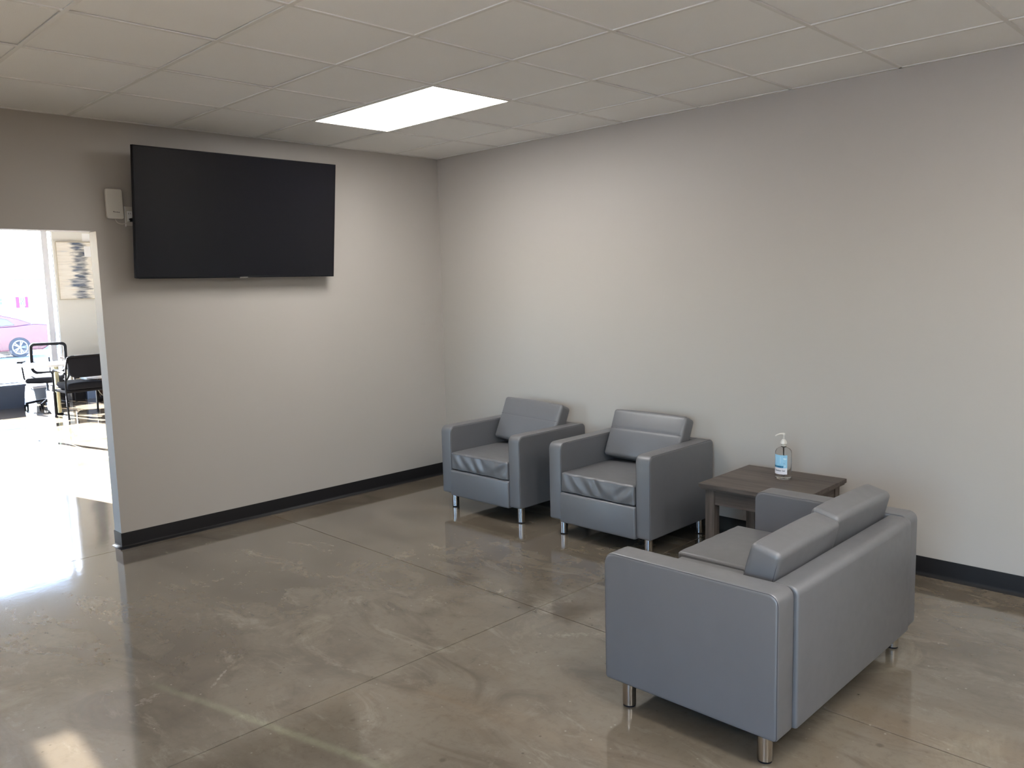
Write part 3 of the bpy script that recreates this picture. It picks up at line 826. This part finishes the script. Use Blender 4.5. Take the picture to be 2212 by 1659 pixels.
# ------------------------------------------------------------------ television and the box beside it
def tv():
    # bottom edge 0.12 m off the wall, top leaning out
    tilt = math.atan2(0.10, 0.81); w, h = 1.462, 0.822
    x0 = -2.628; zb = 1.751; yb = -0.115
    t = empty('television', 'large black flat-screen television tilted down on the left wall', 'television', (x0+w/2, yb, zb))
    Mt = Matrix.Rotation(tilt, 4, 'X')
    def put(name, bm, mat, par=t, **k):
        bmesh.ops.transform(bm, matrix=Mt, verts=bm.verts); return link(name, bm, mat, par, **k)
    put('casing', bx(-w/2, w/2, 0.004, 0.030, 0.0, h, 0.002, 1), 'black', smooth=False)
    b = bmesh.new(); f = 0.006
    for a in ((-w/2, -w/2+f, 0, h), (w/2-f, w/2, 0, h), (-w/2+f, w/2-f, 0, f+0.004), (-w/2+f, w/2-f, h-f, h)):
        box(b, a[0], a[1], -0.002, 0.004, a[2], a[3], 0.0008, 1)
    put('bezel', b, 'black', smooth=False)
    put('screen', bx(-w/2+f, w/2-f, 0.0005, 0.004, f+0.004, h-f), 'screen', smooth=False)
    put('rear_housing', bx(-w*0.36, w*0.36, 0.030, 0.062, 0.05, h*0.62, 0.012, 2), 'black')
    put('logo_tab', bx(-0.03, 0.03, -0.0035, 0.01, -0.006, 0.0045, 0.001, 1), 'ink', smooth=False)
    put('bottom_strip', bx(-w/2+0.02, -0.035, -0.001, 0.012, -0.002, 0.0), 'black', smooth=False)
    m = bmesh.new()
    box(m, -0.22, 0.22, 0.10, 0.114, 0.26, 0.50); box(m, -0.16, -0.13, 0.02, 0.10, 0.20, 0.55); box(m, 0.13, 0.16, 0.02, 0.10, 0.20, 0.55)
    link('wall_bracket', m, 'black', t, smooth=False)
tv()
def wifi():
    t = empty('wall_router', 'small white rounded wireless box on the wall left of the television', 'router', (-2.692, -0.0, 2.128))
    b = slab(bmesh.new(), rrect(-0.052, 0.052, 0.0, 0.186, (0.014,)*4, 6), -0.034, -0.012, 0.006, 'y', 4, 0.003)
    link('casing', b, 'white', t, sharp=60)
    link('wall_mount', bx(-0.035, 0.035, -0.013, 0.0, 0.03, 0.15), 'white', t, smooth=False)
    b = bmesh.new()
    xs_ = -0.012
    for k, (wd, hh) in enumerate(((0.006, 0.006), (0.003, 0.004), (0.005, 0.004), (0.004, 0.0035), (0.004, 0.005), (0.004, 0.0035), (0.005, 0.0045))):
        box(b, xs_, xs_+wd, -0.0346, -0.0338, 0.041-0.0004*k, 0.041+hh-0.0004*k); xs_ += wd+0.0012
    link('logo_print', b, 'ink', t, smooth=False)
    b = bmesh.new()
    pts = []
    P0, P1, P2, P3 = Vector((0.0, -0.022, 0.003)), Vector((0.005, -0.024, -0.045)), Vector((0.075, -0.022, -0.045)), Vector((0.118, -0.016, 0.028))
    for k in range(19):
        q = k/18; pts.append(P0*(1-q)**3 + P1*3*q*(1-q)**2 + P2*3*q*q*(1-q) + P3*q**3)
    tube(b, pts, 0.0028, 8); c = link('cable', b, 'white', t)
    link('cable_tie', bx(0.064, 0.067, -0.029, -0.017, -0.052, 0.02), 'paper', c, smooth=False) if False else None
wifi()
def outlet():
    t = empty('outlet_plate', 'white double outlet plate half hidden behind the left edge of the television', 'outlet', (-2.566, 0.0, 2.148))
    link('plate', bx(-0.057, 0.057, -0.006, 0.0, -0.058, 0.062, 0.002, 1), 'white', t, smooth=False)
    for s in (-0.03, 0.03):
        f = link('socket', slab(bmesh.new(), rrect(s-0.017, s+0.017, -0.034, 0.034, (0.004,)*4, 3), -0.0085, -0.005, 0.001, 'y', 1, 0.002), 'paper', t)
        for zz in (-0.018, 0.018):
            for sx in (-0.007, 0.005): link('slot', bx(s+sx, s+sx+0.002, -0.0092, -0.008, zz-0.004, zz+0.005), 'black', f, smooth=False)
    link('side_strip', bx(-0.060, -0.056, -0.010, 0.0, -0.064, 0.062), 'paper', t, smooth=False)
outlet()
def plug():
    t = empty('power_plug', 'black plug pushed into the outlet behind the television edge', 'plug', (-2.590, -0.009, 2.125))
    b = rbox(0.024, 0.026, 0.022, 0.004, (2, 2, 2), 2); bmesh.ops.transform(b, matrix=Matrix.Translation((0, -0.0135, 0)), verts=b.verts)
    link('plug_body', b, 'black', t)
    link('cord', tube(bmesh.new(), [(0, -0.026, 0), (0.012, -0.034, -0.002), (0.05, -0.040, -0.01), (0.11, -0.045, 0.02)], 0.003, 8), 'black', t)
plug()

# ------------------------------------------------------------------ the room beyond
def picture():
    t = empty('painting', 'framed abstract painting with a dark vertical band on the far cream wall', 'painting', (0.02, FY, 2.075))
    w, h = 0.385, 0.466
    b = bmesh.new(); f = 0.012
    for a in ((-w, -w+f, -h, h), (w-f, w, -h, h), (-w+f, w-f, -h, -h+f), (-w+f, w-f, h-f, h)): box(b, a[0], a[1], -0.045, 0.0, a[2], a[3])
    link('frame', b, plain('pale_wood_frame', srgb(178, 168, 148), 0.5), t, smooth=False)
    link('canvas', bx(-w+f, w-f, -0.035, -0.002, -h+f, h-f), 'art', t, smooth=False)
picture()
for z0, z1, lb in ((2.48, 2.68, 'upper of two white paper sheets taped beside the doorway view of the far wall'), (2.30, 2.47, 'lower of two white paper sheets overlapping the corner of the painting')):
    b = bx(0.06, 0.235, -0.003, 0.0, z0, z1)
    yy = FY if z0 > 2.475 else FY-0.046
    tag(link('paper_sheet', b, 'paper', loc=(0, yy, 0), smooth=False), lb, 'paper', 'paper sheets on the far wall')

def office_chair():
    t = empty('office_chair', 'black office chair with mesh back by the bright shop window', 'office chair', (-0.88, 8.28, 0), -0.42)
    # five-star base
    b = bmesh.new(); cyl(b, (0, 0, 0.07), 0.035, 0.05, 16)
    for k in range(5):
        a = 2*PI*k/5 + 0.75; dx, dy = math.cos(a), math.sin(a)
        tube(b, [(0.02*dx, 0.02*dy, 0.11), (0.15*dx, 0.15*dy, 0.095), (0.30*dx, 0.30*dy, 0.07)], lambda q: 0.024-0.009*q, 8)
    bs = link('base', b, 'black', t)
    for k in range(5):
        a = 2*PI*k/5 + 0.75; dx, dy = math.cos(a)*0.30, math.sin(a)*0.30
        b = bmesh.new(); cyl(b, (dx-0.028, dy, 0.029), 0.029, 0.022, 16, 'x'); cyl(b, (dx+0.006, dy, 0.029), 0.029, 0.022, 16, 'x'); cyl(b, (dx, dy, 0.03), 0.008, 0.045, 8)
        link('caster', b, 'black', bs)
    link('gas_column', cyl(cyl(bmesh.new(), (0, 0, 0.10), 0.026, 0.16, 16), (0, 0, 0.25), 0.016, 0.13, 12), 'cloud_plastic', t)
    b = bx(-0.10, 0.10, -0.10, 0.14, 0.365, 0.40, 0.01, 2)
    tube(b, [(-0.08, 0, 0.38), (-0.20, -0.02, 0.375)], 0.006, 6); link('mechanism', b, 'black', t)
    def fn(p, n):
        return Vector((0, 0, 0.012*math.cos(p.x*9)*n.z*(1 if p.y > -0.15 else 0.4) - (0.02 if p.y < -0.18 else 0)))
    b = rbox(0.50, 0.48, 0.085, 0.04, (8, 8, 2), 3, fn); bmesh.ops.transform(b, matrix=Matrix.Translation((0, -0.03, 0.445)), verts=b.verts)
    link('seat', b, 'black_fabric', t)
    # back frame
    Mb = Matrix.Translation((0, 0.24, 0)) @ Matrix.Rotation(math.radians(-8), 4, 'X')
    pr = rrect(-0.235, 0.235, 0.50, 0.945, (0.09, 0.09, 0.05, 0.05), 6)
    b = tube(bmesh.new(), [Mb @ Vector((p[0], 0.05*(1-abs(p[0])/0.235)**1 if False else 0, p[1])) for p in pr], 0.024, 8, True)
    tube(b, [Mb @ Vector((x, 0.0, 0.68-0.045*math.cos(x*6.0))) for x in [(-0.225+0.45*i/14) for i in range(15)]], 0.011, 6)
    bf = link('back_frame', b, 'black', t)
    bm = bmesh.new(); bm.faces.new([bm.verts.new(Mb @ Vector((p[0]*0.97, 0.0, p[1]))) for p in pr]); link('mesh_panel', bm, 'mesh', bf, smooth=False)
    b = bmesh.new(); tube(b, [Mb @ Vector((0, 0.03, 0.74)), Mb @ Vector((0, 0.05, 0.55)), (0, 0.22, 0.42), (0, 0.08, 0.385)], 0.022, 8, flat=0.5); link('back_spine', b, 'black', t)
    for s in (-1, 1):
        b = bmesh.new(); tube(b, [(s*0.10, 0, 0.385), (s*0.27, 0, 0.39), (s*0.30, 0, 0.45), (s*0.315, 0, 0.64), (s*0.315, 0, 0.69)], 0.013, 8)
        a = link('arm_post', b, 'black', t)
        b = rbox(0.08, 0.25, 0.03, 0.014, (2, 4, 1), 2); bmesh.ops.transform(b, matrix=Matrix.Translation((s*0.315, -0.02, 0.70)), verts=b.verts); link('arm_pad', b, 'black', a)
office_chair()
def guest_chair():
    t = empty('guest_chair', 'black upholstered guest chair seen from behind at the white table', 'chair', (-0.865, 6.78, 0), 0.02)
    hw = 0.28
    for s in (-1, 1):
        for (pts) in (([(s*hw, -0.26, 0.012), (s*hw, -0.25, 0.20), (s*(hw-0.005), -0.22, 0.45), (s*(hw-0.01), -0.27, 0.70), (s*(hw-0.03), -0.30, 0.835)]),
                      ([(s*hw, 0.26, 0.012), (s*hw, 0.25, 0.25), (s*hw, 0.24, 0.62)])):
            link('leg', tube(bmesh.new(), pts, 0.017, 8, flat=0.8), 'black', t)
        link('armrest', tube(bmesh.new(), [(s*hw, -0.25, 0.63), (s*hw, -0.05, 0.655), (s*hw, 0.18, 0.65), (s*hw, 0.25, 0.61)], 0.022, 8, flat=0.7), 'black', t)
        for gy_ in (-0.26, 0.26): link('foot_glide', cyl(bmesh.new(), (s*hw, gy_, 0), 0.018, 0.014, 10), 'rubber', t)
    pr = rrect(-0.245, 0.245, 0.56, 0.845, (0.10, 0.10, 0.035, 0.035), 6)
    b = slab(bmesh.new(), pr, -0.03, 0.03, 0.02, 'y', 4, 0.004); bmesh.ops.transform(b, matrix=Matrix.Translation((0, -0.275, 0)), verts=b.verts)
    link('backrest', b, 'black_fabric', t)
    link('top_rail', tube(bmesh.new(), [(-0.25, -0.29, 0.83), (-0.2, -0.305, 0.85), (0.2, -0.305, 0.85), (0.25, -0.29, 0.83)], 0.016, 8), 'black', t)
    b = rbox(0.50, 0.50, 0.09, 0.035, (6, 6, 2), 3, lambda p, n: Vector((0, 0, 0.015*max(0, n.z)*(1-(p.x/0.25)**2)))); bmesh.ops.transform(b, matrix=Matrix.Translation((0, 0.0, 0.435)), verts=b.verts)
    link('seat', b, 'black_fabric', t)
    link('seat_frame', bx(-hw, hw, -0.23, 0.24, 0.355, 0.385, 0.004, 1), 'black', t, smooth=False)
guest_chair()
# crumpled pale bag on the guest chair
rb = random.Random(4)
b = rbox(0.22, 0.24, 0.05, 0.022, (6, 6, 2), 2, lambda p, n: Vector((rb.uniform(-.008, .008), rb.uniform(-.008, .008), rb.uniform(-.004, .012)*(n.z > 0))))
bmesh.ops.transform(b, matrix=Matrix.Translation((-0.72, 6.80, 0.524)), verts=b.verts)
tag(link('paper_bag', b, 'paper'), 'crumpled white bag lying on the seat of the black guest chair', 'bag')
def white_table():
    t = empty('meeting_table', 'white-topped table with a round metal leg beyond the doorway', 'table', (-0.62, 7.35, 0))
    b = slab(bmesh.new(), rrect(-0.79, 0.8, -0.30, 0.36, (0.06,)*4, 5), 0.0, 0.03, 0.006, 'x', 2, 0.004)
    bmesh.ops.transform(b, matrix=Matrix(((0, 1, 0, 0), (0, 0, 1, 0), (1, 0, 0, 0.69), (0, 0, 0, 1))), verts=b.verts)
    link('table_top', b, 'paper', t)
    for x in (-0.43, 0.55):
        link('leg', cyl(bmesh.new(), (x, -0.12, 0.02), 0.036, 0.67, 20), 'brass', t)
        link('foot', bx(x-0.06, x-0.036, -0.16, 0.16, 0.0, 0.32, 0.003, 1), 'black', t, smooth=False)
        link('foot_plate', bx(x-0.05, x+0.045, -0.17, 0.17, 0.0, 0.02, 0.003, 1), 'black', t, smooth=False)
    link('sunlit_piece', bx(-0.42, -0.28, -0.26, 0.0, 0.33, 0.36, 0.003, 1), 'paper', t, smooth=False)  # made-up white board standing in for an unidentified sunlit piece
white_table()
def open_box(name, label, cat, loc, w, d, h, mat, taper=0.03, lip=0.012, rz=0.0, liner=None):
    t = empty(name, label, cat, loc, rz)
    def ring(bm, s, z, dw=0): return [bm.verts.new((sx*(w/2-taper*(1-s)-dw), sy*(d/2-taper*(1-s)-dw), z)) for sx, sy in ((-1, -1), (1, -1), (1, 1), (-1, 1))]
    b = bmesh.new(); R = [ring(b, 0, 0), ring(b, 1, h-0.03), ring(b, 1, h-0.03, -lip), ring(b, 1, h, -lip), ring(b, 1, h, 0.004), ring(b, 0, 0.006, 0.004)]
    b.faces.new(R[0][::-1]); b.faces.new(R[-1])
    for a, c in zip(R, R[1:]):
        for i in range(4): b.faces.new((a[i], a[(i+1) % 4], c[(i+1) % 4], c[i]))
    link('body', b, mat, t, smooth=False)
    if liner:
        b = bmesh.new()
        tube(b, [(sx*(w/2+0.004), sy*(d/2+0.004), h-0.02+rb.uniform(-.02, .02)) for sx, sy in ((-1, -1), (0, -1), (1, -1), (1, 0), (1, 1), (0, 1), (-1, 1), (-1, 0))], 0.022, 6, True)
        link('bag_liner', b, liner, t)
    return t
t = open_box('storage_tote', 'large dark slate storage tote on the floor at the shop window', 'storage bin', (-1.52, 8.72, 0), 0.80, 0.42, 0.355, 'cloud_plastic')
link('lid', bx(-0.40, 0.40, -0.20, 0.20, 0.33, 0.346), 'cloud_plastic', t, smooth=False)
open_box('waste_bin', 'small slate blue waste bin with clear liner under the office chair', 'waste bin', (-0.84, 8.86, 0), 0.20, 0.16, 0.27, 'bin_blue', liner='liner')
open_box('carton', 'dark open carton on the floor behind the office chair', 'box', (-0.60, 8.84, 0), 0.18, 0.22, 0.26, 'black', 0.0, 0.004)
def desk():
    t = empty('desk', 'brown desk against the cream wall behind the guest chair', 'desk', (0.10, 8.75, 0))
    link('desk_top', bx(-0.55, 0.9, -0.30, 0.30, 0.665, 0.69, 0.003, 1), 'brown', t, smooth=False)
    link('side_panel', bx(-0.02, 0.02, -0.25, 0.25, 0.0, 0.665), 'brown', t, smooth=False)
    link('side_panel', bx(0.84, 0.88, -0.28, 0.28, 0.0, 0.665), 'brown', t, smooth=False)
    link('leg', bx(-0.54, -0.515, -0.27, -0.24, 0.0, 0.665), 'black', t, smooth=False)
desk()
def carton(name, label, cat, x0, x1, y0, y1, z0, z1, mat):
    t = empty(name, label, cat, ((x0+x1)/2, (y0+y1)/2, z0))
    w, d, h = (x1-x0)/2, (y1-y0)/2, z1-z0
    link('body', bx(-w, w, -d, d, 0, h, 0.003, 1), mat, t, smooth=False)
    link('lid_line', bx(-w*0.9, w*0.9, -d-0.002, -d, h*0.45, h*0.47), 'black', t, smooth=False)
    link('hand_hole', bx(-0.03, 0.03, -d-0.002, -d, h*0.70, h*0.78), 'black', t, smooth=False)
carton('file_box', 'cream file box standing on the dark crate under the desk', 'box', -0.41, -0.225, 8.72, 8.98, 0.22, 0.40, 'beige')
open_box('crate', 'low dark crate under the cream file box', 'crate', (-0.318, 8.85, 0), 0.20, 0.28, 0.22, 'black', 0.0, 0.004)
carton('file_box', 'light blue box under the desk beside the cream file box', 'box', -0.19, -0.055, 8.70, 8.95, 0.0, 0.37, 'lightblue')
def strip():
    t = empty('power_strip', 'black power strip with looping pale cable on the far floor', 'power strip', (0.02, 8.42, 0), 0.1)
    link('strip_body', bx(-0.16, 0.16, -0.025, 0.025, 0.0, 0.035, 0.006, 2), 'black', t)
    link('cable', tube(bmesh.new(), [(-0.12+0.02*math.cos(k*0.5), 0.02-0.01*k*0.2, 0.20-0.0) if False else (-0.14+0.02*k, 0.03, 0.03+0.0045*(k-7)**2*0.7) for k in range(15)], 0.006, 6), 'beige', t)
    for k in range(3): link('plug', bx(-0.11+0.09*k, -0.07+0.09*k, -0.02, 0.02, 0.033, 0.065, 0.004, 1), 'black', t)
strip()

# ------------------------------------------------------------------ outside
g = bmesh.new()
rows = [(-60.0, -0.16), (RY-0.2, -0.16), (FT, -0.16), (14.0, -0.17), (25.0, -0.25), (32.0, -0.45), (45.0, -1.15), (120.0, -2.0)]
vv = [[g.verts.new((x, y, z)) for x in (-60, -20, 20, 80)] for y, z in rows]
for a, b_ in zip(vv, vv[1:]):
    for i in range(3): g.faces.new((a[i], a[i+1], b_[i+1], b_[i]))
pl = struct(link('ground', g, 'asphalt', smooth=False), 'pale parking lot outside the shop window')
pl['kind'] = 'structure'
tag(link('shade_blocker', bx(-7.5, -1.85, 11.9, 12.05, -0.2, 1.62, 0.01, 1), 'blocker_grey', smooth=False), 'low grey block added outside to shade the far floor, left of the visible window', 'wall')  # unseen block, added only to keep sun off the floor by the window

def vehicle(name, label, cat, loc, rz, prof, green, glassprof, width, wheels, wr, paint, sill=None):
    t = empty(name, label, cat, loc, rz)
    b = slab(bmesh.new(), prof, -width/2, width/2, 0.03, 'y', 3, 0.01); link('body', b, paint, t, sharp=50)
    b = slab(bmesh.new(), green, -width/2+0.12, width/2-0.12, 0.03, 'y', 3, 0.01); link('roof', b, paint, t, sharp=50)
    for gp in glassprof:
        b = slab(bmesh.new(), gp, -width/2+0.105, width/2-0.105, 0.01, 'y', 1, 0.005); link('side_window', b, 'car_glass', t, sharp=50)
    for x in wheels:
        for s in (-1, 1):
            y = s*(width/2-0.10)
            b = bmesh.new(); lathe(b, (x, y-0.11, wr), [(wr*0.66, 0), (wr*0.95, 0.0), (wr, 0.03), (wr, 0.19), (wr*0.95, 0.22), (wr*0.66, 0.22)], 28, 'y')
            wh = link('wheel', b, 'rubber', t)
            b = bmesh.new(); f = y-0.115 if s < 0 else y+0.10
            cyl(b, (x, f-0.004, wr), wr*0.12, 0.02, 12, 'y')
            for k in range(10):
                a = 2*PI*(k//2)/5 + (0.16 if k % 2 else -0.16)
                tube(b, [(x+0.05*math.cos(a), f, wr+0.05*math.sin(a)), (x+wr*0.64*math.cos(a*1.0), f, wr+wr*0.64*math.sin(a))], 0.018, 5)
            tube(b, [(x+wr*0.65*math.cos(2*PI*k/20), f, wr+wr*0.65*math.sin(2*PI*k/20)) for k in range(20)], 0.02, 5, True)
            link('rim', b, 'rim', wh)
    return t
# sedan, side on; its rear wheel shows in the doorway view
sed = [(-2.3, 0.28), (-1.9, 0.22), (2.1, 0.22), (2.38, 0.40), (2.42, 0.80), (2.32, 1.04), (1.9, 1.08), (1.3, 1.02), (-0.9, 0.97), (-2.1, 0.82), (-2.35, 0.60)]
grn = [(-1.0, 0.90), (2.05, 0.95), (1.85, 1.10), (1.45, 1.26), (0.95, 1.40), (0.3, 1.45), (-0.3, 1.40)]
g1 = [(-0.7, 0.99), (0.68, 1.03), (0.68, 1.35), (0.2, 1.37), (-0.28, 1.32)]
g2 = [(0.75, 1.03), (1.36, 1.06), (1.16, 1.24), (0.75, 1.34)]
vehicle('car', 'dark red sedan parked outside beyond the shop window', 'car', (1.52, 25.6, -0.26), 0.0, sed, grn, [g1, g2], 1.8, (-1.42, 1.42), 0.335, 'red_paint')
tk = [(-2.6, 0.45), (2.6, 0.45), (2.66, 0.62), (2.62, 1.05), (2.2, 1.18), (0.9, 1.22), (-2.6, 1.22)]
tg = [(-2.5, 1.15), (1.05, 1.15), (0.55, 1.78), (0.2, 1.88), (-2.4, 1.88)]
tw1 = [(-0.5, 1.25), (0.85, 1.25), (0.45, 1.74), (-0.5, 1.76)]
vehicle('pickup_truck', 'white truck parked outside behind the red sedan', 'truck', (3.0, 32.5, -0.48), 0.0, tk, tg, [tw1], 1.9, (-1.6, 1.7), 0.38, 'white_paint')
def building():
    t = empty('building', 'pale low building with maroon shutters across the parking lot', 'building', (9.0, 46.0, -1.2))
    link('wall', bx(-16, 14, 0.0, 8.0, 0.0, 3.9), 'siding', t, smooth=False)
    b = bmesh.new()
    for k in range(16): box(b, -16, 14, -0.03, 0.0, 0.2+k*0.235, 0.225+k*0.235)
    link('siding_boards', b, 'siding', t, smooth=False)
    link('roof', bx(-16.4, 14.4, -0.5, 8.5, 3.9, 4.15), 'white', t, smooth=False)
    def win(x0, x1, z0, z1, shut=0):
        f = link('window', bx(x0-0.05, x1+0.05, -0.08, 0.0, z0-0.05, z1+0.05), 'white', t, smooth=False)
        link('pane', bx(x0, x1, -0.10, -0.08, z0, z1), 'car_glass', f, smooth=False)
        bb = bmesh.new(); box(bb, (x0+x1)/2-0.03, (x0+x1)/2+0.03, -0.12, -0.10, z0, z1); box(bb, x0, x1, -0.12, -0.10, (z0+z1)/2-0.03, (z0+z1)/2+0.03)
        link('glazing_bar', bb, 'white', f, smooth=False)
        if shut:
            for a in (x0-0.05-shut, x1+0.05): link('shutter', bx(a, a+shut, -0.06, 0.0, z0-0.15, z1+0.05), 'magenta', t, smooth=False)
    win(-2.2, -1.37, 2.56, 2.88); win(-0.472, -0.288, 2.50, 2.90, 0.15); win(2.2, 3.1, 2.5, 3.05); win(-6, -5, 2.5, 3.05); win(5.5, 6.4, 2.5, 3.05)
building()
